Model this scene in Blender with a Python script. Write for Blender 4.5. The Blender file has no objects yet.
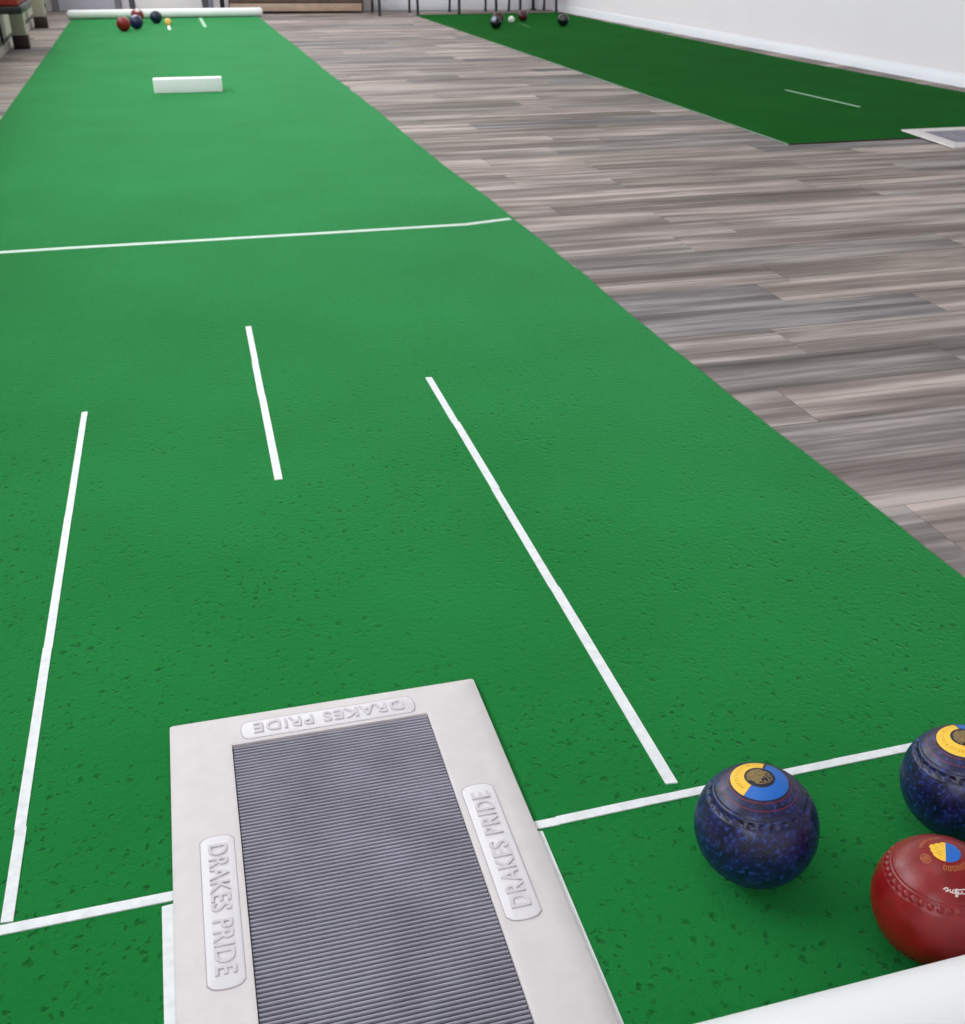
import bpy, bmesh, math, random
from math import sin, cos, pi, radians as RAD
from mathutils import Vector, Matrix, noise
random.seed(7)
SC = bpy.context.scene
COL = SC.collection
FZ = -0.007                                   # floor level; carpet top is z = 0

# ------------------------------------------------------------------ materials
def srgb(r, g, b):
    f = lambda c: (c/12.92 if c <= .04045 else ((c+.055)/1.055)**2.4)
    return (f(r/255), f(g/255), f(b/255), 1)

class N:
    """tiny node-tree builder"""
    def __init__(s, name):
        s.m = bpy.data.materials.new(name); s.m.use_nodes = True
        s.t = s.m.node_tree; s.b = s.t.nodes['Principled BSDF']
    def new(s, typ, **kw):
        n = s.t.nodes.new(typ)
        for k, v in kw.items():
            if k.startswith('i_'): n.inputs[k[2:].replace('_', ' ')].default_value = v
            else: setattr(n, k, v)
        return n
    def l(s, a, b): s.t.links.new(a, b)
    def ramp(s, src, stops, interp='LINEAR'):
        r = s.new('ShaderNodeValToRGB'); r.color_ramp.interpolation = interp
        e = r.color_ramp.elements
        while len(e) < len(stops): e.new(.5)
        for el, (p, c) in zip(e, stops): el.position = p; el.color = c if len(c) == 4 else (*c, 1)
        s.l(src, r.inputs[0]); return r
    def math(s, op, a, b=None, c=None):
        n = s.new('ShaderNodeMath', operation=op)
        for i, v in enumerate((a, b, c)):
            if v is None: continue
            if isinstance(v, (int, float)): n.inputs[i].default_value = v
            else: s.l(v, n.inputs[i])
        return n.outputs[0]
    def bump(s, h, strength, dist, prev=None):
        b = s.new('ShaderNodeBump'); b.inputs['Strength'].default_value = strength
        b.inputs['Distance'].default_value = dist; s.l(h, b.inputs['Height'])
        if prev: s.l(prev, b.inputs['Normal'])
        return b.outputs[0]
    def obj(s): return s.new('ShaderNodeTexCoord').outputs['Object']
    def mapping(s, src, sc=(1, 1, 1), loc=(0, 0, 0)):
        m = s.new('ShaderNodeMapping'); m.inputs['Scale'].default_value = sc
        m.inputs['Location'].default_value = loc; s.l(src, m.inputs[0]); return m.outputs[0]
    def noise(s, vec, scale, detail=2, rough=.5):
        n = s.new('ShaderNodeTexNoise'); n.inputs['Scale'].default_value = scale
        n.inputs['Detail'].default_value = detail; n.inputs['Roughness'].default_value = rough
        s.l(vec, n.inputs['Vector']); return n.outputs['Fac']

def plain(name, col, rough=.5, var=.06, scale=30, spec=.5, metal=0, bump=0):
    """simple procedural material: base colour with a faint mottling"""
    n = N(name); c = n.obj(); f = n.noise(c, scale, 3)
    lo = tuple(x*(1-var) for x in col[:3]); hi = tuple(min(1, x*(1+var)) for x in col[:3])
    r = n.ramp(f, [(.3, lo), (.7, hi)]); n.l(r.outputs[0], n.b.inputs['Base Color'])
    n.b.inputs['Roughness'].default_value = rough; n.b.inputs['Specular IOR Level'].default_value = spec
    n.b.inputs['Metallic'].default_value = metal
    if bump: n.l(n.bump(f, .6, bump), n.b.inputs['Normal'])
    return n.m

def carpet_mat(name, c1, c2, sheen, pits=1.0):
    n = N(name); co = n.obj()
    f1 = n.noise(n.mapping(co, (1, 1, 1)), 2.2, 3)
    f2 = n.noise(co, 900, 2)
    mixv = n.math('ADD', n.math('MULTIPLY', f1, .6), n.math('MULTIPLY', f2, .4))
    r = n.ramp(mixv, [(.36, c1), (.64, c2)])
    n.l(r.outputs[0], n.b.inputs['Base Color'])
    n.b.inputs['Roughness'].default_value = .95; n.b.inputs['Specular IOR Level'].default_value = .12 if sheen else .03
    n.b.inputs['Sheen Weight'].default_value = sheen; n.b.inputs['Sheen Roughness'].default_value = .35
    n.b.inputs['Sheen Tint'].default_value = (.30, 1, .52, 1)
    # needle-felt surface: fine fibre, shallow lumps and small pits, their shade painted darker
    warp = n.new('ShaderNodeTexNoise'); warp.inputs['Scale'].default_value = 85; warp.inputs['Detail'].default_value = 2; n.l(co, warp.inputs['Vector'])
    p = n.new('ShaderNodeVectorMath', operation='MULTIPLY_ADD'); n.l(warp.outputs['Color'], p.inputs[0]); p.inputs[1].default_value = (.016, .016, 0); n.l(co, p.inputs[2])
    patch = n.ramp(n.noise(n.mapping(co, (1, 1, 1), (2, 7, 0)), 3.0, 3), [(.36, (.45, .45, .45)), (.60, (1, 1, 1))])
    def dots(scale, loc, thr, size):
        vo = n.new('ShaderNodeTexVoronoi', voronoi_dimensions='2D'); vo.inputs['Scale'].default_value = scale
        n.l(n.mapping(p.outputs[0], (1, .75, 1), loc), vo.inputs['Vector'])
        sep = n.new('ShaderNodeSeparateColor'); n.l(vo.outputs['Color'], sep.inputs[0])
        pick = n.ramp(sep.outputs[0], [(thr, (0, 0, 0)), (min(1, thr+.35), (1, 1, 1))]).outputs[0]
        sz = n.math('MULTIPLY_ADD', sep.outputs[1], size, size*.5)
        d = n.math('MAXIMUM', n.math('SUBTRACT', 1.0, n.math('DIVIDE', vo.outputs['Distance'], sz)), 0.0)
        return n.math('MULTIPLY', d, pick)
    fl = n.math('MULTIPLY', n.math('ADD', n.math('MULTIPLY', dots(58, (0, 0, 0), .42, .19), 1.5), n.math('MULTIPLY', dots(96, (9, 2, 0), .40, .22), 1.2)), patch.outputs[0])
    mk = n.new('ShaderNodeMixRGB'); n.l(n.math('MINIMUM', n.math('MULTIPLY', fl, .75*pits), .55), mk.inputs[0])
    n.l(r.outputs[0], mk.inputs[1]); mk.inputs[2].default_value = (c1[0]*.5, c1[1]*.36, c1[2]*.28, 1)
    n.l(mk.outputs[0], n.b.inputs['Base Color'])
    b1 = n.bump(n.noise(co, 420, 3, .7), .65, .0018)
    b2 = n.bump(n.noise(co, 130, 2, .5), .50, .0028, b1)
    b3 = n.bump(n.math('MULTIPLY', fl, -1), .6*pits, .0024, b2)
    n.l(b3, n.b.inputs['Normal'])
    return n.m

def floor_mat():
    n = N('grey_wood_plank'); co = n.obj()
    at = n.new('ShaderNodeAttribute', attribute_name='tone')       # per-plank tone
    at2 = n.new('ShaderNodeAttribute', attribute_name='shift')
    sh = n.new('ShaderNodeMixRGB', blend_type='ADD'); sh.inputs[0].default_value = 1
    n.l(co, sh.inputs[1]); n.l(at2.outputs['Color'], sh.inputs[2])
    g1 = n.noise(n.mapping(sh.outputs[0], (1.1, 17, 1)), 1.0, 5, .6)
    g2 = n.noise(n.mapping(sh.outputs[0], (2.5, 70, 1)), 1.0, 4, .65)
    g3 = n.noise(n.mapping(sh.outputs[0], (.7, 6, 1)), 1.0, 2, .5)
    g4 = n.noise(n.mapping(co, (1.3, 7.5, 1), (4, 2, 0)), 1.0, 4, .6)
    v = n.math('ADD', n.math('MULTIPLY', g1, .55), n.math('ADD', n.math('MULTIPLY', g2, .25), n.math('MULTIPLY', g3, .3)))
    v = n.math('ADD', n.math('MULTIPLY', v, .80), n.math('MULTIPLY', g4, .22))
    grain = n.ramp(v, [(.40, (.33, .315, .31)), (.475, (.62, .595, .59)), (.55, (.97, .935, .93)), (.625, (1.75, 1.71, 1.70))])
    m = n.new('ShaderNodeMixRGB', blend_type='MULTIPLY'); m.inputs[0].default_value = 1
    n.l(at.outputs['Color'], m.inputs[1]); n.l(grain.outputs[0], m.inputs[2])
    n.l(m.outputs[0], n.b.inputs['Base Color'])
    rr = n.math('ADD', n.math('MULTIPLY', g2, .2), .62); n.l(rr, n.b.inputs['Roughness'])
    n.b.inputs['Specular IOR Level'].default_value = .08
    n.l(n.bump(g2, .25, .0006), n.b.inputs['Normal'])
    return n.m

def bowl_mat(name, c_dark, c_mid, c_spot, speck, rough):
    n = N(name); co = n.obj()
    a = n.noise(co, 190, 4, .65)
    w = n.noise(co, 60, 3, .6)
    base = n.ramp(w, [(.35, c_dark), (.65, c_mid)])
    sp = n.ramp(a, [(.52, (0, 0, 0)), (.70, (1, 1, 1))])
    m = n.new('ShaderNodeMixRGB'); n.l(base.outputs[0], m.inputs[1]); m.inputs[2].default_value = c_spot
    n.l(n.math('MULTIPLY', sp.outputs[0], speck), m.inputs[0])
    n.l(m.outputs[0], n.b.inputs['Base Color'])
    n.l(n.math('ADD', n.math('MULTIPLY', w, .25), rough-.1), n.b.inputs['Roughness'])
    n.l(n.bump(a, .25, .0006), n.b.inputs['Normal'])
    n.b.inputs['Specular IOR Level'].default_value = .5
    return n.m

def tape_mat(name, col):
    n = N(name); co = n.obj()
    f = n.noise(co, 70, 4, .6)
    r = n.ramp(f, [(.3, tuple(x*.86 for x in col[:3])), (.6, col[:3])])
    n.l(r.outputs[0], n.b.inputs['Base Color']); n.b.inputs['Roughness'].default_value = .6
    n.l(n.bump(n.noise(co, 160, 2), .3, .001), n.b.inputs['Normal'])
    return n.m

M = {}
M['carpet'] = carpet_mat('green_felt_carpet', (.0065, .172, .030), (.012, .218, .046), .32)
M['carpet2'] = carpet_mat('dark_green_felt_carpet', (.0060, .092, .011), (.0085, .116, .016), .0, .4)
M['backing'] = plain('shadowed_mat_backing', srgb(60, 44, 46), .9)  # mat backing darkened to paint the shadow line along the carpet edge
M['edge'] = plain('pale_green_worn_edge', srgb(112, 142, 118), .9)
M['floor'] = floor_mat()
M['tape'] = tape_mat('white_tape', srgb(238, 240, 244))
M['tape2'] = tape_mat('worn_pale_tape', srgb(165, 205, 178))
M['tape2b'] = tape_mat('slightly_worn_tape', srgb(205, 225, 214))
M['tape3'] = tape_mat('faded_green_tape', srgb(50, 110, 58))
M['foam'] = plain('white_fender_vinyl', srgb(240, 240, 243), .45, .015, 8)
M['foam_end'] = plain('fender_end_vinyl', srgb(215, 213, 222), .5, .03)
M['paintwhite'] = plain('white_block_paint', srgb(243, 243, 246), .5, .02, 20)
M['pencil'] = plain('grey_speck', srgb(215, 213, 218), .7)
M['frame'] = plain('off_white_rubber', srgb(219, 212, 214), .55, .035, 45, .4, 0, .0003)
M['plate'] = plain('clean_white_rubber', srgb(232, 228, 233), .5, .015, 60, .4)
M['plategap'] = plain('grey_plate_border', srgb(178, 170, 178), .7)  # darker grey border round each plate
M['letter'] = plain('embossed_rubber_letter', srgb(214, 207, 214), .55, .02, 60, .4)
M['rib'] = plain('highlit_rubber_rib', srgb(160, 157, 172), .45, .14, 14, .5)  # rib highlights painted in as a lighter grey
M['pad'] = plain('dark_rubber_pad', srgb(34, 34, 44), .6, .15)  # same rubber, groove shade painted in darker
M['bowl_blue'] = bowl_mat('speckled_blue_bowl', srgb(10, 11, 40), srgb(20, 22, 74), srgb(50, 76, 165), .72, .34)
M['bowl_red'] = bowl_mat('red_bowl', srgb(118, 6, 12), srgb(134, 9, 16), srgb(140, 12, 18), .2, .32)
M['bowl_navy'] = bowl_mat('navy_bowl', srgb(8, 18, 38), srgb(14, 28, 58), srgb(30, 50, 100), .3, .28)
M['bowl_black'] = bowl_mat('black_bowl', srgb(7, 9, 12), srgb(12, 16, 18), srgb(20, 30, 34), .3, .25)
M['bowl_maroon'] = bowl_mat('maroon_bowl', srgb(52, 10, 18), srgb(70, 14, 24), srgb(90, 30, 40), .3, .28)
M['yellow'] = plain('yellow_emblem', srgb(246, 196, 62), .5, .05, 300)
M['yellow_dk'] = plain('dark_yellow_mark', srgb(214, 160, 22), .6)
M['blue'] = plain('blue_emblem', srgb(30, 104, 196), .45, .05, 200)
M['bluedk'] = plain('dark_blue_mark', srgb(22, 84, 176), .5)
M['gold'] = plain('dull_gold_engraving', srgb(150, 125, 78), .5, .2, 400)
M['goldred'] = plain('faded_gold_print', srgb(168, 96, 48), .55, .15, 300)
M['medal'] = plain('dark_medallion', srgb(28, 24, 46), .5)
M['redline'] = plain('thin_red_line', srgb(128, 18, 46), .5)
M['script'] = plain('silver_script', srgb(222, 205, 204), .5)
M['jack_yellow'] = plain('yellow_jack', srgb(238, 190, 95), .35, .03)
M['jack_white'] = plain('white_jack', srgb(235, 240, 232), .35, .03)
M['wall'] = plain('white_wall_paint', srgb(240, 234, 240), .8, .01, 3, .3)
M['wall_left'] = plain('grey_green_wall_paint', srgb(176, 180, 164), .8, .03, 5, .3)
M['ceiling'] = plain('white_ceiling', srgb(235, 234, 230), .9, .01)
M['base_white'] = plain('white_gloss_skirting', srgb(236, 238, 246), .35, .01)
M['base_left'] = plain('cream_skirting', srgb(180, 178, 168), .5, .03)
M['dark_strip'] = plain('dark_grey_strip', srgb(78, 76, 70), .6, .05)
M['post'] = plain('cream_post_paint', srgb(186, 180, 164), .7, .03)
M['plinth'] = plain('dark_brown_plinth', srgb(44, 22, 20), .5, .15)
M['redcloth'] = plain('red_seat_vinyl', srgb(150, 34, 22), .5, .08)
M['blackmetal'] = plain('black_metal', srgb(26, 24, 30), .4, .1)
M['chairmetal'] = plain('dark_grey_metal', srgb(62, 60, 72), .4, .1)
M['lavender'] = plain('lavender_grey_metal', srgb(150, 155, 185), .4, .05)
M['seat'] = plain('charcoal_fabric', srgb(48, 46, 56), .9, .1, 200)
M['greydoor'] = plain('lavender_grey_door', srgb(206, 204, 222), .6, .03)
M['greyframe'] = plain('grey_door_frame', srgb(128, 125, 136), .6)
M['darkgrey'] = plain('dark_grey_door_edge', srgb(82, 80, 86), .6, .03)
M['whitedoor'] = plain('white_door', srgb(252, 251, 253), .4, .01)
M['beige'] = plain('beige_wood', srgb(176, 150, 132), .5, .12, 12)
M['brown'] = plain('dark_brown_wood', srgb(96, 80, 70), .6, .12, 12)
M['steel'] = plain('brushed_steel', srgb(190, 190, 192), .3, .05, 50, .5, 1)
M['winframe'] = plain('white_window_frame', srgb(235, 235, 235), .5)

# ------------------------------------------------------------------ helpers
def link(name, bm, mat, parent=None, smooth=False, auto=None):
    me = bpy.data.meshes.new(name); bm.normal_update(); bm.to_mesh(me); bm.free()
    for m_ in (mat if isinstance(mat, (list, tuple)) else [mat]): me.materials.append(M[m_])
    if smooth: me.shade_smooth()
    o = bpy.data.objects.new(name, me); COL.objects.link(o)
    if auto is not None:
        me.shade_smooth()
        try: me.set_sharp_from_angle(angle=RAD(auto))
        except Exception: pass
    if parent: o.parent = parent
    return o

def empty(name, loc=(0, 0, 0), rot=(0, 0, 0)):
    o = bpy.data.objects.new(name, None); COL.objects.link(o)
    o.empty_display_size = .05; o.location = loc; o.rotation_euler = rot; return o

def tag(o, label, cat, group=None):
    o['label'] = label; o['category'] = cat
    if group: o['group'] = group
    return o

def struct(o): o['kind'] = 'structure'; return o

def box(bm, x0, x1, y0, y1, z0, z1, bev=0, seg=2, mi=0, rot=None):
    vs = [bm.verts.new((x, y, z)) for z in (z0, z1) for y in (y0, y1) for x in (x0, x1)]
    fs = [(0, 2, 3, 1), (4, 5, 7, 6), (0, 1, 5, 4), (2, 6, 7, 3), (0, 4, 6, 2), (1, 3, 7, 5)]
    faces = [bm.faces.new([vs[i] for i in f]) for f in fs]
    for f in faces: f.material_index = mi
    if rot is not None: bmesh.ops.transform(bm, matrix=rot, verts=vs)
    if bev:
        es = list({e for f in faces for e in f.edges})
        bmesh.ops.bevel(bm, geom=es, offset=bev, segments=seg, affect='EDGES', profile=.5)

def boxobj(name, dims, mat, parent=None, bev=0, seg=2):
    bm = bmesh.new(); box(bm, *dims, bev, seg); return link(name, bm, mat, parent, auto=40 if bev else None)

def tube(bm, pts, r, n=10):
    """round bar through points"""
    pts = [Vector(p) for p in pts]; rings = []
    for i, p in enumerate(pts):
        d = (pts[min(i+1, len(pts)-1)]-pts[max(i-1, 0)]).normalized()
        a = d.orthogonal().normalized() if i == 0 else (pa - d*pa.dot(d)).normalized()
        pa = a; b = d.cross(a)
        rings.append([bm.verts.new(p+(a*cos(t)+b*sin(t))*r) for t in [2*pi*k/n for k in range(n)]])
    for i in range(len(rings)-1):
        for k in range(n): bm.faces.new((rings[i][k], rings[i][(k+1) % n], rings[i+1][(k+1) % n], rings[i+1][k]))
    bm.faces.new(rings[0][::-1]); bm.faces.new(rings[-1])

# ------------------------------------------------------------------ floor: one plank per face
def make_floor():
    bm = bmesh.new(); W = .174; rng = random.Random(21)
    X0, X1, Y0, Y1 = -1.9, 5.0, -2.6, 14.2
    tl = bm.loops.layers.float_color.new('tone'); sl = bm.loops.layers.float_color.new('shift')
    tones = [srgb(150, 140, 137), srgb(142, 134, 132), srgb(156, 145, 142), srgb(135, 129, 128), srgb(149, 141, 139), srgb(158, 147, 143), srgb(140, 131, 127), srgb(126, 122, 124)]
    special = {7: [(-1.9, 1), (.15, 7), (1.343, 5), (2.6, 2)], 6: [(-1.9, 0), (.5, 7), (1.70, 2), (2.9, 1)],
               8: [(-1.9, 0), (.2, 0), (1.45, 6), (2.65, 3)], 5: [(-1.9, 0), (.0, 4), (1.2, 1), (2.4, 6)],
               3: [(-1.9, 0), (.1, 1), (1.02, 2), (2.3, 3)]}
    k0 = math.floor((Y0-1.19)/W); k1 = math.ceil((Y1-1.19)/W)
    bm.verts.ensure_lookup_table()
    for k in range(k0, k1):
        ya, yb = 1.19+k*W, 1.19+(k+1)*W
        if k in special: segs = special[k]
        else:
            x = X0-rng.random()*1.2; segs = []
            while x < X1: segs.append((x, rng.randrange(8))); x += 1.22
        for i, (xa, t) in enumerate(segs):
            xb = segs[i+1][0] if i+1 < len(segs) else X1
            xa = max(xa, X0)
            if xb <= X0: continue
            g = .0004
            vs = [bm.verts.new(v) for v in ((xa+g, ya+g, FZ), (xb-g, ya+g, FZ), (xb-g, yb-g, FZ), (xa+g, yb-g, FZ))]
            f = bm.faces.new(vs); s = (rng.random()*20, rng.random()*20, 0, 1)
            for lp in f.loops: lp[tl] = tones[t]; lp[sl] = s
    # the dark bed seen in the joints
    vs = [bm.verts.new(v) for v in ((X0, Y0, FZ-.002), (X1, Y0, FZ-.002), (X1, Y1, FZ-.002), (X0, Y1, FZ-.002))]
    f = bm.faces.new(vs)
    for lp in f.loops: lp[tl] = srgb(70, 62, 60); lp[sl] = (0, 0, 0, 1)
    o = link('floor', bm, 'floor'); struct(o)
make_floor()

# ------------------------------------------------------------------ room shell
H = 2.6
def quadwall(name, a, b, mat, t=.12, z0=FZ-.002, z1=H, side=1):
    """solid wall from a to b; thickness grows to the right of a->b (side=1)"""
    a = Vector(a); b = Vector(b); d = (b-a).normalized(); nrm = Vector((d.y, -d.x))*side*t
    bm = bmesh.new()
    p = [a, b, b+nrm, a+nrm]
    lo = [bm.verts.new((q.x, q.y, z0)) for q in p]; hi = [bm.verts.new((q.x, q.y, z1)) for q in p]
    bm.faces.new(lo); bm.faces.new(hi[::-1])
    for i in range(4): bm.faces.new((lo[i], hi[i], hi[(i+1) % 4], lo[(i+1) % 4]))
    bmesh.ops.recalc_face_normals(bm, faces=bm.faces)
    return struct(link(name, bm, mat))
def wx(Y): return 4.50-(Y-6)*.0400          # face of the slightly angled right wall
quadwall('wall_right', (wx(-2.5), -2.5), (wx(13.3), 13.3), 'wall')
# skirting with a stepped top on the right wall
def skirt(name, f, ya, yb, prof, mat):
    bm = bmesh.new()
    A = [bm.verts.new((f(ya)-d, ya, z)) for d, z in prof]; B = [bm.verts.new((f(yb)-d, yb, z)) for d, z in prof]
    for i in range(len(prof)-1): bm.faces.new((A[i], B[i], B[i+1], A[i+1]))
    bm.faces.new(A[::-1]); bm.faces.new(B)
    bmesh.ops.recalc_face_normals(bm, faces=bm.faces)
    return struct(link(name, bm, mat, auto=30))
skirt('baseboard_right', wx, -2.5, 12.84, [(0, FZ), (.016, FZ), (.014, .040), (.011, .047), (.009, .058), (.003, .064), (0, .065)], 'base_white')
struct(boxobj('ceiling', (-2.0, 5.2, -2.6, 14.1, H, H+.1), 'ceiling'))
def fy(X): return 12.85+(4.3-X)*.181
FA = math.atan(-.181)
quadwall('wall_far', (-1.5, fy(-1.5)), (4.5, fy(4.5)), 'wall', side=-1)
quadwall('wall_near', (5.0, -2.5), (-1.5, -2.5), 'wall', side=-1)
o = struct(boxobj('baseboard_far', (-.96, .96, -.016, 0, FZ, .085), 'base_white', bev=.004)); o.location = (3.20, fy(3.20)-.001, 0); o.rotation_euler = (0, 0, FA)
# left wall: below sill, above windows, piers between windows
LX = -1.235
wins = [(-1.9, -.1), (.9, 2.7), (3.5, 5.3), (6.1, 7.7), (8.2, 9.4), (9.9, 11.4), (11.9, 13.2)]
SILL, HEAD = .95, 2.25
bm = bmesh.new()
box(bm, LX-.14, LX, -2.5, 13.9, FZ, SILL); box(bm, LX-.14, LX, -2.5, 13.9, HEAD, H)
e = [-2.5]+[v for w in wins for v in w]+[13.9]
for i in range(0, len(e), 2): box(bm, LX-.14, LX, e[i], e[i+1], SILL, HEAD)
struct(link('wall_left', bm, 'wall_left'))
for i, (a, b) in enumerate(wins):
    bm = bmesh.new(); x0, x1 = LX-.10, LX-.05
    for d in ((a, a+.05, SILL, HEAD), (b-.05, b, SILL, HEAD), (a+.05, b-.05, SILL, SILL+.05), (a+.05, b-.05, HEAD-.05, HEAD), ((a+b)/2-.02, (a+b)/2+.02, SILL+.05, HEAD-.05)):
        box(bm, x0, x1, *d)
    struct(link('window_%d' % (i+1), bm, 'winframe'))
bm = bmesh.new(); box(bm, LX, LX+.018, -2.5, 13.72, FZ, .050, .004)
struct(link('baseboard_left', bm, 'base_left'))
struct(boxobj('wall_strip_1', (LX, LX+.010, -2.5, 13.72, .052, .074), 'dark_strip'))  # dark grey strip just above the left baseboard
# far doors and the panelling between them (only their feet are in view)
def door(name, x0, x1, mat, frame='darkgrey'):
    c = (x0+x1)/2; h = (x1-x0)/2; x0, x1 = -h, h
    d = struct(boxobj(name, (x0, x1, -.045, -.002, FZ+.004, 2.05), mat, bev=.004))
    bm = bmesh.new()
    for a, b in ((x0-.06, x0-.004), (x1+.004, x1+.06)): box(bm, a, b, -.055, -.002, FZ, 2.12)
    box(bm, x0-.004, x1+.004, -.055, -.002, 2.055, 2.12)
    link('door_frame', bm, frame, d)
    hx = x1-.08
    bm = bmesh.new(); tube(bm, [(hx, -.045, 1.02), (hx, -.09, 1.02), (hx-.11, -.09, 1.02)], .009)
    link('door_handle', bm, 'steel', d, smooth=True)
    d.location = (c, fy(c)-.001, 0); d.rotation_euler = (0, 0, FA)
    return d
door('door_1', -1.10, -.50, 'greydoor', 'greyframe')
door('door_2', -.30, .42, 'whitedoor')

# wall posts with dark plinths along the left wall
plabels = ['cream wall post on dark brown plinth, nearer one behind the red bench end',
           'cream wall post on dark brown plinth, further one beside the far end of the mat']
for (y, lab) in ((9.68, plabels[0]), (11.62, plabels[1])):
    t = empty('wall_post', (-1.128, y, FZ)); tag(t, lab, 'post', 'posts along the left wall')
    boxobj('shaft', (-.052, .048, -.055, .055, .096, H-FZ), 'post', t, .004)
    boxobj('plinth', (-.057, .057, -.06, .06, 0, .096), 'plinth', t, .004)

# ------------------------------------------------------------------ bowling mats
def mat_carpet(edge_l, edge_r, y0, y1, mat, parent, wob=.002, lip=.006):
    """thin carpet sheet from two edge curves x(y)"""
    bm = bmesh.new(); n = 220; m = 10; top = []
    for i in range(n+1):
        y = y0+(y1-y0)*i/n
        a = edge_l(y)+noise.noise((y*3, 1.3, 0))*wob*2; b = edge_r(y)+noise.noise((y*3.1, 7.7, 0))*wob*2.4+noise.noise((y*11, 2.2, 0))*wob*1.3
        top.append([bm.verts.new((a+(b-a)*k/m, y, 0)) for k in range(m+1)])
    for i in range(n):
        for k in range(m): bm.faces.new((top[i][k], top[i][k+1], top[i+1][k+1], top[i+1][k]))
    per = [top[0][k] for k in range(m+1)]+[top[i][m] for i in range(1, n+1)]+[top[n][k] for k in range(m-1, -1, -1)]+[top[i][0] for i in range(n-1, 0, -1)]
    cxm = sum(v.co.x for v in per)/len(per)
    low = [bm.verts.new((v.co.x+(lip if v.co.x > cxm else -lip), v.co.y, FZ+.0008)) for v in per]  # backing rim pushed outward to carry the painted edge shadow
    for i in range(len(per)):
        j = (i+1) % len(per); f = bm.faces.new((per[i], low[i], low[j], per[j])); f.material_index = 1
    bmesh.ops.recalc_face_normals(bm, faces=bm.faces)
    return link('carpet', bm, [mat, 'backing'], parent)

def tape(parent, pts, w, mat='tape', seglen=.12, seed=0, z=.0006, ends=True, th=.0007):
    """strip of tape laid along a polyline in hand-cut lengths that overlap and stray slightly"""
    rng = random.Random(seed); bm = bmesh.new()
    P = [Vector(p) for p in pts]; L = [0]
    for a, b in zip(P, P[1:]): L.append(L[-1]+(b-a).length)
    def at(s):
        for i in range(len(P)-1):
            if s <= L[i+1]+1e-9: return P[i].lerp(P[i+1], (s-L[i])/(L[i+1]-L[i]))
        return P[-1]
    s = 0
    while s < L[-1]-1e-6:
        e = min(L[-1], s+seglen*rng.uniform(.6, 1.5))
        if L[-1]-e < .03: e = L[-1]
        a = at(s); b = at(min(L[-1], e+.002)); d = (b-a).normalized(); nn = Vector((-d.y, d.x))
        o = rng.uniform(-1, 1)*w*.06; hw = w/2*rng.uniform(.95, 1.04); zz = z+rng.uniform(0, .0003)
        sk = rng.uniform(-.10, .10)*w
        q = [a+nn*(o-hw)+d*sk, b+nn*(o-hw)+d*sk, b+nn*(o+hw)-d*sk, a+nn*(o+hw)-d*sk]
        hi = [bm.verts.new((v.x, v.y, zz+th)) for v in q]; lo = [bm.verts.new((v.x, v.y, .0)) for v in q]
        bm.faces.new(hi)
        for i in range(4): bm.faces.new((lo[i], lo[(i+1) % 4], hi[(i+1) % 4], hi[i]))
        s = e
    bmesh.ops.recalc_face_normals(bm, faces=bm.faces)
    return link('line_marking', bm, mat, parent)

mat1 = empty('bowling_mat', (0, 0, 0))
tag(mat1, 'long bright green short-mat bowling carpet with white tape lines filling the foreground', 'bowling mat')
def er(y):
    return .914+.006*sin(y*2.2+.5)*(1 if y < 6 else .5)
mat_carpet(lambda y: -.914, er, .40, 12.62, 'carpet', mat1)
T = lambda *a, **k: tape(mat1, *a, **k)
T([(-.905, .8205), (-.23, .8205), (.145, .8165), (.345, .8195), (.905, .8215)], .0115, seed=1, seglen=.16)      # delivery line across
T([(-.3625, 2.112), (-.372, 1.5), (-.381, .829)], .0115, seed=2, seglen=.3)
T([(-.009, 2.552), (-.0265, 1.715)], .0135, seed=3, seglen=.3)
T([(.332, 2.118), (.324, 1.5), (.3155, .838)], .0135, seed=4, seglen=.3)
T([(-.2305, .809), (-.2310, .50)], .0125, seed=5, seglen=.14)
T([(.147, .808), (.145, .70), (.1425, .50)], .0125, seed=6, seglen=.5)
T([(-.905, 3.408), (-.4, 3.411), (.219, 3.396), (.70, 3.386), (.79, 3.392), (.84, 3.402), (.88, 3.416), (.905, 3.428)], .027, 'tape2b', seed=7, seglen=.5)   # dead line
T([(-.004, 12.38), (-.002, 11.05)], .026, seed=9, seglen=.6)
T([(.327, 12.40), (.322, 11.28)], .030, 'tape2', seed=10, seglen=.6)

mat2 = empty('bowling_mat', (0, 0, 0))
tag(mat2, 'dark green bowling carpet beside the white right wall', 'bowling mat')
def er2(y):
    K = [(4, 4.42), (5.7, 4.33), (7.3, 4.23), (8.9, 4.195), (12.4, 4.165)]
    for (a, p), (b, q) in zip(K, K[1:]):
        if y <= b: return p+(q-p)*(y-a)/(b-a)
    return K[-1][1]
mat_carpet(lambda y: 2.495+(y-4.46)*.0046, er2, 4.45, 12.35, 'carpet2', mat2, .002, .0)
tape(mat2, [(3.365, 6.04), (3.412, 5.34)], .016, 'tape2', seed=11, seglen=.4)
tape(mat2, [(3.28, 11.05), (3.25, 10.6)], .012, 'tape3', seed=12, seglen=.4)
bm = bmesh.new()
yy = [4.45+7.9*i/60 for i in range(61)]
for i in range(60):
    f = lambda y: 2.495+(y-4.46)*.0046+noise.noise((y*3, 1.3, 0))*.004
    a, b = yy[i], yy[i+1]
    v = [bm.verts.new(p) for p in ((f(a)-.002, a, FZ+.001), (f(b)-.002, b, FZ+.001), (f(b), b, -.0012), (f(a), a, -.0012))]
    bm.faces.new(v[::-1])
link('pale_edge', bm, 'edge', mat2)

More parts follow.
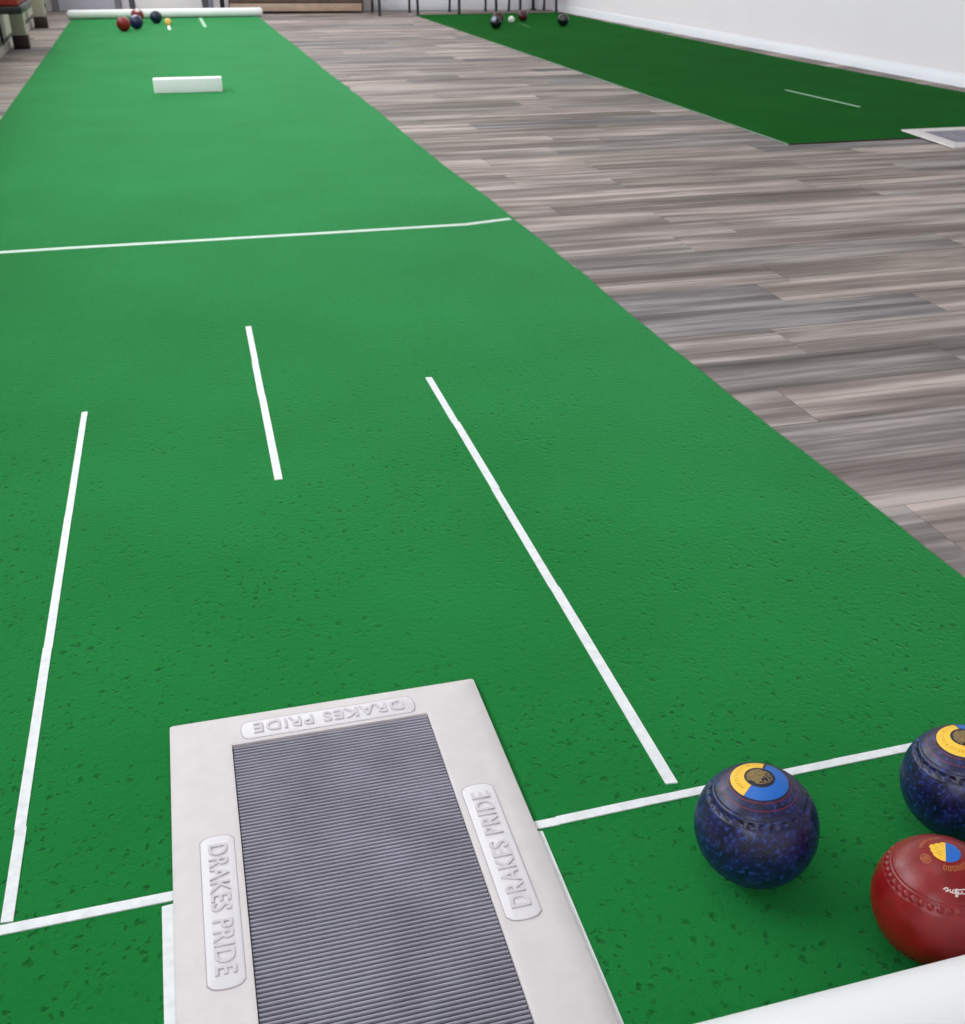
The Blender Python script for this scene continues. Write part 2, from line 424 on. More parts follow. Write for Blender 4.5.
# ------------------------------------------------------------------ fenders (padded rolls)
def fender(loc, x0, x1, r, label):
    t = empty('fender', loc); tag(t, label, 'fender', 'white end fenders of the green mat')
    bm = bmesh.new(); n = 48; c = .35*r
    prof = [(x0, r-c*.9), (x0+c*.35, r-c*.3), (x0+c, r)]+[(x0+c+(x1-x0-2*c)*i/30, r) for i in range(1, 30)]+[(x1-c, r), (x1-c*.35, r-c*.3), (x1, r-c*.9)]
    rings = [[bm.verts.new((x, rr*cos(2*pi*k/n), r+rr*sin(2*pi*k/n)*(1 if sin(2*pi*k/n) > 0 else .985))) for k in range(n)] for x, rr in prof]
    for a, b in zip(rings, rings[1:]):
        for k in range(n): bm.faces.new((a[k], a[(k+1) % n], b[(k+1) % n], b[k]))
    bm.faces.new(rings[0][::-1]); bm.faces.new(rings[-1])
    bmesh.ops.recalc_face_normals(bm, faces=bm.faces)
    link('roll', bm, 'foam', t, auto=35)
    for x, s in ((x0, -1), (x1, 1)):
        bm = bmesh.new(); m = bmesh.ops.create_cone(bm, cap_ends=True, segments=32, radius1=r*.62, radius2=r*.58, depth=.008)
        bmesh.ops.transform(bm, matrix=Matrix.Translation((x+s*.003, 0, r))@Matrix.Rotation(s*pi/2, 4, 'Y'), verts=bm.verts)
        link('end_cap', bm, 'foam_end', t, auto=35)
    return t
fender((0, 12.47, 0), -.940, .955, .043, 'long white padded fender roll across the far end of the mat')
fender((0, .4605, 0), -.98, .98, .0505, 'white padded fender at the near end, in front of the red bowl')

# centre block
blk = tag(empty('centre_block', (.010, 6.80, 0), (0, 0, RAD(-1.5))), 'white rectangular block standing on the middle of the green mat', 'block')
boxobj('block_body', (-.189, .189, -.038, .038, 0, .076), 'paintwhite', blk, .004, 3)
for x in (-.10, .11):
    bm = bmesh.new(); bmesh.ops.create_cone(bm, cap_ends=True, segments=16, radius1=.0032, radius2=.003, depth=.0012)
    bmesh.ops.transform(bm, matrix=Matrix.Translation((x, -.0385, .055))@Matrix.Rotation(pi/2, 4, 'X'), verts=bm.verts)
    link('screw', bm, 'pencil', blk)

# ------------------------------------------------------------------ delivery mats (foot mats)
def text_bm(body, w, h, extr):
    cu = bpy.data.curves.new('t', 'FONT'); cu.body = body; cu.size = 1; cu.align_x = 'CENTER'; cu.align_y = 'CENTER'
    cu.extrude = .5; cu.resolution_u = 4; cu.space_character = 1.12; cu.offset = .012
    ob = bpy.data.objects.new('t', cu); COL.objects.link(ob)
    dg = bpy.context.evaluated_depsgraph_get(); dg.update()
    me = bpy.data.meshes.new_from_object(ob.evaluated_get(dg))
    bpy.data.objects.remove(ob); bm = bmesh.new(); bm.from_mesh(me); bpy.data.meshes.remove(me)
    xs = [v.co.x for v in bm.verts]; ys = [v.co.y for v in bm.verts]
    cx, cy = (min(xs)+max(xs))/2, (min(ys)+max(ys))/2; sx, sy = w/(max(xs)-min(xs)), h/(max(ys)-min(ys))
    for v in bm.verts: v.co = Vector(((v.co.x-cx)*sx, (v.co.y-cy)*sy, v.co.z*extr))
    return bm

def rrect(w, h, r, n=6, bow=0):
    """rounded plate outline, short ends bowed outward"""
    pts = []
    for cx, cy, a0 in ((w/2-r, h/2-r, 0), (-w/2+r, h/2-r, 90), (-w/2+r, -h/2+r, 180), (w/2-r, -h/2+r, 270)):
        for k in range(n+1):
            a = RAD(a0+90*k/n); x, y = cx+r*cos(a), cy+r*sin(a)
            pts.append((x+(1 if x > 0 else -1)*bow*(1-(2*y/h)**2)*(1 if abs(x) > w/2-r*1.01 else 0), y))
        if a0 in (0, 180) and bow: pass
    return pts

def delivery_mat(loc, rot, W, L, label, writing=True, pitch=.0050, inner=(.070, .0725, .0600, .055)):
    """local origin: centre of the far edge; x to the right, y negative towards the player"""
    t = empty('delivery_mat', loc, rot); tag(t, label, 'delivery mat')
    il, ir, it, ib = inner
    ox0, ox1, oy0, oy1 = -W/2, W/2, -L, 0
    ix0, ix1, iy0, iy1 = ox0+il, ox1-ir, oy0+ib, oy1-it
    bm = bmesh.new()
    def ring(d_out, z, lerp=None):
        x0, x1, y0, y1 = ox0+d_out, ox1-d_out, oy0+d_out, oy1-d_out
        if lerp is not None:
            x0 = ox0+(ix0-ox0)*lerp; x1 = ox1+(ix1-ox1)*lerp; y0 = oy0+(iy0-oy0)*lerp; y1 = oy1+(iy1-oy1)*lerp
        r = .004 if lerp is None or lerp < .9 else .0008
        out = []
        for cx, cy, a0 in ((x1-r, y1-r, 0), (x0+r, y1-r, 90), (x0+r, y0+r, 180), (x1-r, y0+r, 270)):
            for k in range(5):
                a = RAD(a0+22.5*k); out.append(bm.verts.new((cx+r*cos(a), cy+r*sin(a), z)))
        return out
    rs = [ring(0, .0004), ring(.0006, .0045), ring(.003, .0062), ring(0, .0098, .30), ring(0, .0102, .86), ring(0, .0106, .92), ring(0, .0106, .985), ring(0, .0102, 1.0), ring(0, .0050, 1.0)]
    for a, b in zip(rs, rs[1:]):
        n = len(a)
        for k in range(n): bm.faces.new((a[k], a[(k+1) % n], b[(k+1) % n], b[k]))
    bmesh.ops.recalc_face_normals(bm, faces=bm.faces)
    link('frame', bm, 'frame', t, auto=25)
    # dark pad with raised ribs running across
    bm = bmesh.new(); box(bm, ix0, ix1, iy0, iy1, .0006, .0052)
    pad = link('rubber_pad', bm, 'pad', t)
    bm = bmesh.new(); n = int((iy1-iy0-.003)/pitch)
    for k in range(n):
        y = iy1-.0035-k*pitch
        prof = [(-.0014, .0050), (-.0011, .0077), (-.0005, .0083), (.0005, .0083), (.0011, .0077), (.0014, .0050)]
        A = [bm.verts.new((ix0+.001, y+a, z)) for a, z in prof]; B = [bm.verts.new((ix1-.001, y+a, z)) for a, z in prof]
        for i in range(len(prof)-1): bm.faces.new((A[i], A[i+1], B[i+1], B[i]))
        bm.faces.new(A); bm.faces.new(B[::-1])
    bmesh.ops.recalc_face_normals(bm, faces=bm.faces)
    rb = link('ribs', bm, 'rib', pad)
    if not writing: return t
    plates = [((ox0+.0460, -.296), -90, .190, .0335), ((ox1-.0478, -.290), 90, .190, .0345), ((-.001, -.0385), 180, .206, .0305)]
    for (cx, cy), ang, w, h in plates:
        pts = []
        m = 8; bow = .007
        for k in range(m+1):                      # bowed short ends with small rounded corners
            u = -1+2*k/m; pts.append((w/2-bow+bow*(1-u*u)**.5*1.0, u*h/2))
        for k in range(m+1):
            u = 1-2*k/m; pts.append((-w/2+bow-bow*(1-u*u)**.5*1.0, u*h/2))
        bm = bmesh.new(); z = .0098
        def rg(s, zz): return [bm.verts.new((x-s*(1 if x > 0 else -1), y*(h/2-s)/(h/2), zz)) for x, y in pts]
        r = [rg(-.0011, z), rg(-.0009, z+.00105)]
        nn = len(pts)
        for k in range(nn): bm.faces.new((r[0][k], r[0][(k+1) % nn], r[1][(k+1) % nn], r[1][k]))
        bm.faces.new(r[1]); bmesh.ops.recalc_face_normals(bm, faces=bm.faces)
        g = link('name_plate', bm, 'plategap', t); g.location = (cx, cy, 0); g.rotation_euler = (0, 0, RAD(ang))
        bm = bmesh.new(); r = [rg(0, z), rg(0, z+.0011), rg(.0008, z+.0017)]
        for a, b in zip(r, r[1:]):
            for k in range(nn): bm.faces.new((a[k], a[(k+1) % nn], b[(k+1) % nn], b[k]))
        bm.faces.new(r[-1]); bmesh.ops.recalc_face_normals(bm, faces=bm.faces)
        link('plate_face', bm, 'plate', g, auto=50)
        bm = text_bm('DRAKES PRIDE', w-.028, h*.58, .0026)
        for v in bm.verts: v.co.z += z+.0022
        link('embossed_lettering', bm, 'letter', g)
    return t
delivery_mat((-.0365, 1.0775, .0021), (0, 0, RAD(-.55)), .373, .560, 'off-white framed delivery mat with ribbed dark rubber pad in the foreground')
# second one overhangs the near edge of the dark mat and slopes to the floor
delivery_mat((3.152+.33*cos(RAD(1.0)), 4.588, .0055), (RAD(1.6), 0, RAD(-1.0)), .66, .405, 'white framed delivery mat cut by the right edge, at the dark carpet end', False, .006, (.06, .06, .085, .07))

# ------------------------------------------------------------------ bowls
class Bowl:
    """shape of one wood: polar angle th from the disc axis, azimuth az; R running radius"""
    def __init__(s, R, ring_th, n_dim, groove=True, detail=True):
        s.R = R; s.ring = RAD(ring_th); s.n = n_dim; s.groove = groove; s.detail = detail
    def rad(s, th, az=0, dim=True):
        t = min(th, pi-th); r = s.R*(1-.004*cos(t)**4)
        if s.detail:
            g = s.ring-RAD(6.2)
            r -= s.R*.006*max(0, 1-abs((t-g)/RAD(1.4)))              # groove on the emblem side
            r -= s.R*.009*math.exp(-((t-s.ring)/RAD(3.6))**4)        # shallow band holding the dimples
            if dim and s.n:
                u = ((az*s.n/(2*pi)) % 1)-.5; dv = (t-s.ring)/RAD(3.3)
                q = (u/.36)**2+dv**2
                if q < 1: r += s.R*.024*(1-q)**1.0*(1 if s.bead else -1)
        return r
    bead = False
    def p(s, th, az, lift=0):
        r = s.rad(th, az, False)+lift
        return Vector((r*sin(th)*cos(az), r*sin(th)*sin(az), r*cos(th)))
    def body(s, nt, na):
        bm = bmesh.new(); ths = []
        if s.detail:
            a = s.ring-RAD(9); b = s.ring+RAD(5)
            k = nt//2
            half = [a*i/(k//3) for i in range(k//3)]+[a+(b-a)*i/(k//2) for i in range(k//2)]+[b+(pi/2-b)*i/(k//3) for i in range(k//3)]
            ths = half+[pi/2]+[pi-x for x in half[::-1]]
        else: ths = [pi*i/nt for i in range(nt+1)]
        rings = []
        for th in ths[1:-1]:
            rings.append([bm.verts.new(Vector((sin(th)*cos(z), sin(th)*sin(z), cos(th)))*s.rad(th, z)) for z in [2*pi*j/na for j in range(na)]])
        top = bm.verts.new((0, 0, s.rad(0))); bot = bm.verts.new((0, 0, -s.rad(pi)))
        for j in range(na):
            bm.faces.new((top, rings[0][j], rings[0][(j+1) % na])); bm.faces.new((bot, rings[-1][(j+1) % na], rings[-1][j]))
        for A, B in zip(rings, rings[1:]):
            for j in range(na): bm.faces.new((A[j], B[j], B[(j+1) % na], A[(j+1) % na]))
        return bm
    def sector(s, t0, t1, a0, a1, lift, nt=6, na=60, roundend=0):
        """raised patch on the surface between two polar angles and two azimuths (degrees)"""
        bm = bmesh.new(); g = []
        full = abs(a1-a0) >= 359.9
        for i in range(nt+1):
            th = RAD(t0+(t1-t0)*i/nt); row = []
            for j in range(na+(0 if full else 1)):
                row.append(bm.verts.new(s.p(th, RAD(a0+(a1-a0)*j/na), lift)))
            g.append(row)
        m = len(g[0])
        for i in range(nt):
            for j in range(m if full else m-1): bm.faces.new((g[i][j], g[i+1][j], g[i+1][(j+1) % m], g[i][(j+1) % m]))
        ed = [e for e in bm.edges if e.is_boundary]
        r = bmesh.ops.extrude_edge_only(bm, edges=ed)
        for v in [x for x in r['geom'] if isinstance(x, bmesh.types.BMVert)]: v.co *= (v.co.length-lift*1.6)/v.co.length
        bmesh.ops.remove_doubles(bm, verts=bm.verts, dist=1e-7)
        bmesh.ops.recalc_face_normals(bm, faces=bm.faces)
        return bm
    def stroke(s, bm, pts, w, lift):
        """raised ribbon of width w along (th, az) points in degrees"""
        P = [s.p(RAD(a), RAD(b), lift) for a, b in pts]; L = []
        for i, q in enumerate(P):
            d = (P[min(i+1, len(P)-1)]-P[max(0, i-1)]).normalized(); side = d.cross(q.normalized())*w/2
            low = -q.normalized()*lift*1.8
            L.append([bm.verts.new(v) for v in (q-side+low, q-side, q+side, q+side+low)])
        for A, B in zip(L, L[1:]):
            for k in range(3): bm.faces.new((A[k], A[k+1], B[k+1], B[k]))
        bm.faces.new(L[0][::-1]); bm.faces.new(L[-1])
    def strokes(s, lst, w, lift):
        bm = bmesh.new()
        for pts in lst: s.stroke(bm, pts, w, lift)
        bmesh.ops.recalc_face_normals(bm, faces=bm.faces); return bm

def place(t, x, y, axis, R, spin=0):
    """turn the thing so its disc axis points along axis and it just touches the carpet"""
    ax = Vector(axis).normalized()
    q = Vector((0, 0, 1)).rotation_difference(ax)
    t.rotation_mode = 'QUATERNION'; t.rotation_quaternion = q
    c = abs(ax.z)
    t.location = (x, y, R+.0004)

def make_blue(x, y, R, axis, y0, y1, b1, label):
    B = Bowl(R, 51.5, 27); t = empty('lawn_bowl'); tag(t, label, 'bowl', 'near bowls at the mat end')
    link('bowl_body', B.body(130, 384), 'bowl_blue', t, smooth=True)
    em = link('emblem', B.sector(0, 27.8, 0, 360, .00010, 14, 96), 'medal', t, smooth=True)
    link('yellow_ring', B.sector(14.0, 27.1, y0, y1, .00030), 'yellow', em, auto=40)
    link('blue_ring', B.sector(14.0, 27.1, y1+.8, b1, .00030), 'blue', em, auto=40)
    rng = random.Random(5); ls = []
    for k in range(20):                                             # tiny worn marks round the yellow band
        a = y0+14+(y1-y0-28)*k/19.; th = 21.3
        ls.append([(th-1.7, a+rng.uniform(-4, 4)), (th+1.7, a+rng.uniform(-4, 4))])
        if rng.random() < .6: ls.append([(th+rng.choice((-2, 0, 2)), a), (th+rng.choice((-2, 0, 2)), a+2.6)])
    link('ring_marks', B.strokes(ls, .0006, .00042), 'yellow_dk', em)
    # engraved gold animal head: mane strokes, muzzle, ear and brow
    ls = []; cw = (y0+y1)/2
    def q(u, v): return (math.hypot(u, v), math.degrees(math.atan2(v, u))+cw-180)      # local flat coordinates in degrees
    for k in range(15):
        v = 9.2-1.25*k; wdt = (max(4, 12.6**2-v*v))**.5
        c0 = -wdt+.6+rng.uniform(0, 1.2); c1 = c0+wdt*1.15
        ls.append([q(c0, v-1.2), q((c0*2+c1)/3, v+.6), q((c0+c1*2)/3, v-.5), q(c1, v+.5)])
    ls += [[q(2, 9), q(5, 8.4), q(7.6, 6), q(10.5, 3.5), q(11, 1), q(8, 0)], [q(8, 0), q(10.5, -2), q(9, -4), q(5.5, -3)],
           [q(5.5, -3), q(7.5, -6), q(4, -8.5), q(0, -10)], [q(3, 6), q(6, 5), q(8, 3.4)], [q(2.5, 3.2), q(6, 2.0), q(8, 1.5)], [q(2, -5.5), q(5, -5.2)], [q(1, 0), q(4.5, -.5)]]
    link('gold_engraving', B.strokes([l for l in ls], .00088, .00028), 'gold', em)
    link('red_line', B.sector(29.6, 30.3, 0, 360, .00008, 1, 120), 'redline', t)
    link('red_line', B.sector(36.8, 37.4, 0, 360, .00008, 1, 120), 'redline', t)
    place(t, x, y, axis, R); return t

make_blue(.3400, .7020, .0606, (-.038, .060, .995), 52, 210, 405, 'speckled dark blue bowl standing alone, nearest to the delivery mat')
make_blue(.5760, .7025, .0593, (-.085, .075, .995), 77, 255, 434, 'speckled dark blue bowl cut by the right edge, behind the red bowl')

def make_red():
    R = .0585; B = Bowl(R, 55.5, 38); B.bead = True
    t = empty('lawn_bowl'); tag(t, 'glossy red bowl cut by the right edge, against the near white fender', 'bowl', 'near bowls at the mat end')
    link('bowl_body', B.body(130, 460), 'bowl_red', t, smooth=True)
    # two-tone emblem: yellow head profile left of the seam, blue half disc right of it
    def flat(poly, lift, name, mat, par):
        bm = bmesh.new(); c = (sum(p[0] for p in poly)/len(poly), sum(p[1] for p in poly)/len(poly))
        P = lambda u, v, l=lift: B.p(RAD(math.hypot(u, v)), math.atan2(v, u), l)
        cen = bm.verts.new(P(*c)); m1 = [bm.verts.new(P((u+c[0])/2, (v+c[1])/2)) for u, v in poly]; o = [bm.verts.new(P(u, v)) for u, v in poly]; lo = [bm.verts.new(P(u, v, -.0003)) for u, v in poly]
        n = len(poly)
        for k in range(n):
            j = (k+1) % n
            bm.faces.new((cen, m1[k], m1[j])); bm.faces.new((m1[k], o[k], o[j], m1[j])); bm.faces.new((o[k], lo[k], lo[j], o[j]))
        bmesh.ops.recalc_face_normals(bm, faces=bm.faces)
        return link(name, bm, mat, par)
    S = RAD(55)                                                     # seam direction
    def rt(u, v): return (u*cos(S)-v*sin(S), u*sin(S)+v*cos(S))      # u along the seam, v to its left
    bl = [rt(12.6*cos(RAD(a)), 12.6*sin(RAD(a))) for a in range(-180, 1, 12)]+[rt(u, 0) for u in (10, 7, 4, 1, -2, -5, -8, -11)]
    ye = [rt(*p) for p in ((12.4, .3), (11.6, 3.6), (9.2, 5.2), (9.6, 7.4), (7.2, 9.4), (6.6, 12.4), (3.8, 13.6), (1.2, 12.2), (-1.5, 12.4), (-4.0, 10.8), (-7.0, 10.0), (-9.8, 7.2), (-11.6, 4.0), (-12.4, .1), (-10, .1), (-7, .1), (-4, .1), (-1, .1), (2, .1), (5, .1), (8, .1), (11, .1))]
    em = flat(bl, .00025, 'blue_half', 'blue', t); flat(ye, .00025, 'yellow_half', 'yellow', t)
    rng = random.Random(3)
    ls = [[rt(a, b), rt(a+1.5, b+1.5), rt(a+.5, b+3)] for a, b in ((6, 2), (2, 5), (-3, 3), (-7, 3), (4, 8), (-1, 7), (-5, 6))]
    pol = lambda u, v: (math.hypot(u, v), math.degrees(math.atan2(v, u)))
    link('emblem_marks', B.strokes([[pol(*p) for p in l] for l in ls], .0006, .0004), 'yellow_dk', t)
    ls = []
    # oval stamp with a monogram
    cu, cv = 19.8*cos(RAD(178)), 19.8*sin(RAD(178))
    ring = [(cu+3.7*cos(a), cv+5.2*sin(a)) for a in [2*pi*k/22 for k in range(23)]]
    ls.append([pol(*p) for p in ring])
    for l in (((-1.8, -3), (-1.8, 3)), ((1.6, -3), (1.6, 3)), ((-1.8, 0), (1.6, 0)), ((0, -3.6), (0, 3.6))): ls.append([pol(cu+a*1.1, cv+b) for a, b in l])
    for k in range(12):                                            # arc of tiny worn letters above the emblem
        a = 136-6.2*k
        ls.append([(19.4, a), (22.4, a+rng.uniform(-2, 2))]); ls.append([(rng.choice((19.4, 21, 22.4)), a), (rng.choice((19.4, 21, 22.4)), a-3)])
    for k in range(6):                                             # heavier worn numerals below it
        a = -130+12*k
        ls += [[(16.6, a), (20.8, a)], [(16.6, a), (16.6, a+6), (18.6, a+6.5), (20.8, a+6), (20.8, a)]]
    link('gold_print', B.strokes(ls, .00085, .0002), 'goldred', t)
    # white handwriting near the dimple ring
    ls = []; a0 = -127
    zz = lambda th, az: (th, az)
    path = [(38, 0), (36.2, 2.5), (36.4, 4.5), (38.6, 3.5), (39.2, 2), (38.4, 5), (37.2, 7), (39.3, 6.6), (39.8, 8), (37.3, 9.5), (40, 9), (40.2, 11), (37, 12.6), (36.2, 14), (42.8, 11.6), (43, 12.8), (38.4, 15), (40.4, 15), (40.6, 17), (38.2, 18.6), (40.6, 19), (41, 22)]
    ls.append([zz(p[0], a0+p[1]*1.3) for p in path]); ls.append([zz(37.3, a0+13), zz(37.2, a0+22), zz(37.6, a0+34)])
    link('white_script', B.strokes(ls, .00105, .0003), 'script', t)
    place(t, .4565, .5735, (-.035, .075, .998), R); return t
make_red()

# far bowls: two simple prototypes' meshes, each bowl an object of its own with its emblem
far_groupA = 'bowls at the far end of the bright green mat'
far_groupB = 'bowls at the far end of the dark green mat'
FB = Bowl(.06, 45.5, 0)
body_me = {}
def far_bowl(x, y, mat, axis, emb, label, group, R=.060):
    t = empty('lawn_bowl'); tag(t, label, 'bowl', group)
    if mat not in body_me:
        o = link('bowl_body', FB.body(48, 64), mat, t, smooth=True); body_me[mat] = o.data
    else:
        o = bpy.data.objects.new('bowl_body', body_me[mat]); COL.objects.link(o); o.parent = t
    link('emblem', FB.sector(0, 24, 0, 360, .0003, 4, 32), emb, t, smooth=True)
    place(t, x, y, axis, .06); t.scale = (R/.06,)*3; t.location.z *= R/.06
far_bowl(-.390, 10.95, 'bowl_red', (-.35, -.75, .4), 'bowl_red', 'red bowl nearest on the far part of the green mat', far_groupA)
far_bowl(-.283, 11.16, 'bowl_blue', (-.2, -.3, .95), 'lavender', 'blue bowl with pale emblem, beside the red bowls at the far end', far_groupA)
far_bowl(-.275, 12.02, 'bowl_red', (.1, -.6, .8), 'script', 'red bowl behind the blue one, by the far fender', far_groupA)
far_bowl(-.104, 11.76, 'bowl_navy', (.5, .4, .5), 'bowl_navy', 'dark navy bowl standing left of the yellow jack', far_groupA, .057)
far_bowl(2.880, 10.45, 'bowl_black', (-.5, -.6, .6), 'lavender', 'black bowl nearest on the dark green mat, left of the white jack', far_groupB, .055)
far_bowl(3.055, 10.98, 'bowl_maroon', (-.5, -.5, .7), 'bowl_maroon', 'maroon bowl just behind the black bowl, left of the white jack', far_groupB, .055)
far_bowl(3.385, 11.25, 'bowl_maroon', (.2, -.6, .7), 'bowl_maroon', 'maroon bowl right of the white jack', far_groupB, .052)
far_bowl(3.580, 10.60, 'bowl_black', (-.25, -.85, .3), 'dark_strip', 'black bowl alone at the right, close to the white wall', far_groupB, .055)
def jack(x, y, mat, label):
    bm = bmesh.new(); bmesh.ops.create_uvsphere(bm, u_segments=32, v_segments=20, radius=.032)
    for v in bm.verts: v.co.z += .0318
    o = link('jack', bm, mat, smooth=True); o.location = (x, y, 0); tag(o, label, 'jack')
jack(-.002, 11.52, 'jack_yellow', 'small yellow jack ball on the centre line at the far end')
jack(3.214, 11.07, 'jack_white', 'small white jack ball among the dark bowls')

# ------------------------------------------------------------------ stacking chairs by the far wall
def make_chair(label, loc, rz=0):
    """origin on the floor at the middle; front towards -y; legs splay forward and back"""
    t = empty('chair', loc, (0, 0, rz)); tag(t, label, 'chair', 'chairs along the far wall')
    w = .205
    for sx in (-1, 1):
        bm = bmesh.new(); tube(bm, [(sx*w, -.215, .012), (sx*w*.99, -.20, .25), (sx*w*.97, -.185, .44)], .0145)
        link('leg', bm, 'chairmetal', t, smooth=True)
        bm = bmesh.new(); tube(bm, [(sx*w, .215, .012), (sx*w*.99, .19, .25), (sx*w*.97, .17, .46), (sx*w*.95, .20, .66), (sx*w*.93, .235, .86)], .0125)
        link('leg', bm, 'blackmetal', t, smooth=True)
        for y in (-.215, .215):
            bm = bmesh.new(); bmesh.ops.create_cone(bm, cap_ends=True, segments=16, radius1=.018, radius2=.014, depth=.03)
            for v in bm.verts: v.co += Vector((sx*w, y, .015))
            link('foot_cap', bm, 'blackmetal', t, auto=40)
        bm = bmesh.new(); tube(bm, [(sx*w*.98, -.19, .40), (sx*w*.98, .18, .40)], .010); link('side_rail', bm, 'chairmetal', t, smooth=True)
    bm = bmesh.new(); box(bm, -.215, .215, -.22, .19, .435, .480, .018, 4); link('seat', bm, 'seat', t, auto=50)
    bm = bmesh.new(); box(bm, -.200, .200, .195, .230, .62, .87, .015, 4); link('backrest', bm, 'seat', t, auto=50)
    return t
def copy_tree(o, parent=None):
    c = o.copy(); COL.objects.link(c)
    if parent: c.parent = parent; c.matrix_parent_inverse = o.matrix_parent_inverse.copy()
    for ch in o.children: copy_tree(ch, c)
    return c
ch0 = make_chair('dark metal-legged chair at the far wall, leftmost beside the wood panel', (2.365, 12.565, FZ))
for (x, lab) in ((3.225, 'dark metal-legged chair at the far wall, second from the left behind the dark mat'),
                 (3.905, 'dark metal-legged chair at the far wall, in the corner by the white right wall')):
    c = copy_tree(ch0); c.location = (x, 12.565, FZ); c['label'] = lab
# slim upright pole stand between the legs of the corner chair
t = tag(empty('coat_stand', (4.007, 12.855, FZ)), 'dark slim upright pole stand behind the corner chair', 'stand')
bm = bmesh.new(); tube(bm, [(0, 0, .012), (0, 0, 1.62)], .016); link('pole', bm, 'blackmetal', t, smooth=True)
bm = bmesh.new(); bmesh.ops.create_cone(bm, cap_ends=True, segments=32, radius1=.04, radius2=.036, depth=.014)
for v in bm.verts: v.co.z += .007
link('base', bm, 'blackmetal', t, auto=40)
for k in range(3):
    a = RAD(-90+80*(k-1)); bm = bmesh.new(); tube(bm, [(.015*cos(a), .015*sin(a), 1.5), (.10*cos(a), .10*sin(a), 1.54), (.12*cos(a), .12*sin(a), 1.60)], .008); link('hook', bm, 'blackmetal', t, smooth=True)

# ------------------------------------------------------------------ low wooden cabinet and table leg at the far wall
t = tag(empty('wooden_cabinet', (1.40, fy(1.40)-.245, FZ), (0, 0, FA)), 'long low brown cabinet with beige wooden kickboard at the far wall', 'cabinet')
boxobj('kickboard', (-.70, .70, -.22, -.20, .022, .098), 'beige', t, .003)
boxobj('cabinet_body', (-.715, .715, -.20, .22, .018, .86), 'brown', t, .004)
for k in range(4):
    d = boxobj('door', (-.706+.354*k, -.706+.354*k+.348, -.222, -.201, .106, .82), 'brown', t, .003)
    bm = bmesh.new(); bmesh.ops.create_uvsphere(bm, u_segments=16, v_segments=10, radius=.014)
    for v in bm.verts: v.co += Vector((-.706+.354*k+(.30 if k % 2 == 0 else .05), -.236, .5))
    link('knob', bm, 'steel', d, smooth=True)
boxobj('worktop', (-.725, .725, -.25, .23, .861, .89), 'beige', t, .004)
for i in (-1, 1):
    for j in (-.17, .17): boxobj('foot', (i*.68-.02, i*.68+.02, j-.02, j+.02, 0, .018), 'blackmetal', t)
t = tag(empty('stool', (.485, 13.0, FZ)), 'lavender-grey metal stool legs behind the fender, between white door and cabinet', 'stool')
for x in (-.0, .115):
    for y in (0, .25):
        bm = bmesh.new(); tube(bm, [(x, y, .0), (x, y, .60)], .017, 14); link('leg', bm, 'lavender' if x == 0 else 'blackmetal', t, smooth=True)
boxobj('seat', (-.06, .175, -.04, .29, .60, .63), 'darkgrey', t, .008)

# ------------------------------------------------------------------ red bench on the left, its end just in view
t = tag(empty('bench', (-1.10, 8.72, FZ)), 'wall-mounted bench with red seat on a black frame at the top left corner', 'bench')
boxobj('cushion', (-.13, .088, .01, .80, .350, .455), 'redcloth', t, .012, 3)
boxobj('seat_frame', (-.13, .105, 0, .81, .300, .350), 'blackmetal', t, .004)
for y in (.16, .62):
    bm = bmesh.new(); tube(bm, [(-.124, y, .02), (-.124, y, .30)], .010); link('bracket', bm, 'blackmetal', t, smooth=True)

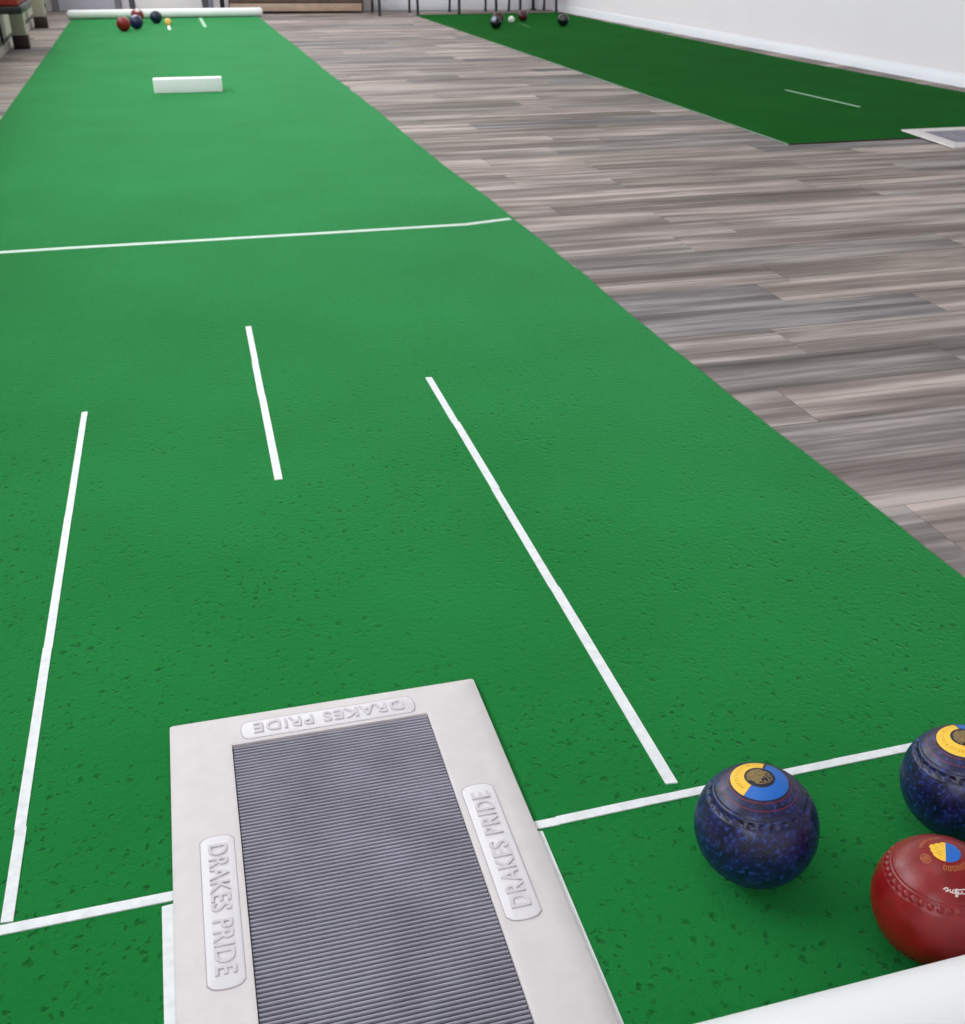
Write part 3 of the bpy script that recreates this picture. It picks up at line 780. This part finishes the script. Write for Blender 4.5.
# ------------------------------------------------------------------ light: daylight through the left windows and from behind, added far and ceiling fill
def area(name, loc, rot, sx, sy, power, col=(1, 1, 1)):
    l = bpy.data.lights.new(name, 'AREA'); l.shape = 'RECTANGLE'; l.size = sx; l.size_y = sy; l.energy = power; l.color = col
    o = bpy.data.objects.new(name, l); COL.objects.link(o); o.location = loc; o.rotation_euler = rot; return o
for i, (a, b) in enumerate(wins):
    area('window_daylight', (LX-.035, (a+b)/2, (SILL+HEAD)/2), (0, RAD(-90), 0), HEAD-SILL-.12, b-a-.12, (16, 20.5, 29, 30, 26, 20, 17)[i]*(b-a), (.95, .965, 1))
area('window_daylight', (1.4, -2.45, 1.5), (RAD(90), 0, 0), 3.6, 1.4, 9, (.93, .96, 1))
area('window_daylight', (1.4, fy(1.4)-.07, 1.6), (RAD(-90), 0, FA), 4.2, 1.2, 42, (.95, .97, 1))  # added fill to brighten the far end; this wall has no window
for y in (1.5, 5.5, 9.5, 11.9):
    for x in (0.2, 3.0):
        area('ceiling_fill', (x, y, H-.03), (0, 0, 0), .3, 1.3, (5 if x < 1 else (1 if y < 2 else 3)) if y < 9 else 7, (1, .97, .93))  # added unseen fill under the ceiling, stronger towards the far wall
w = bpy.data.worlds.new('daylight'); SC.world = w; w.use_nodes = True
w.node_tree.nodes['Background'].inputs[0].default_value = (.80, .88, 1, 1)
w.node_tree.nodes['Background'].inputs[1].default_value = 1.0

# ------------------------------------------------------------------ camera
cam = bpy.data.cameras.new('camera'); co = bpy.data.objects.new('camera', cam); COL.objects.link(co)
cam.sensor_fit = 'HORIZONTAL'; cam.sensor_width = 36; cam.lens = 36*1089.83/965
r_ = Vector((0.9638793421160009, -0.26632137128333966, 0.0030888573594146647))
u_ = Vector((0.12385505164360962, 0.4584672958660547, 0.8800384450713651))
b_ = Vector((-0.23578918555435074, -0.8478683068844058, 0.4748924027151698))
m = Matrix((r_, u_, b_)).transposed().to_4x4(); m.translation = (-.13796, 0, .84633)
co.matrix_world = m
cam.clip_start = .05; cam.clip_end = 100
cam.dof.use_dof = True; cam.dof.focus_distance = 1.25; cam.dof.aperture_fstop = 17
SC.camera = co
vs = SC.view_settings; vs.view_transform = 'Standard'; vs.look = 'None'; vs.gamma = 1; vs.use_curve_mapping = False; vs.exposure = 0
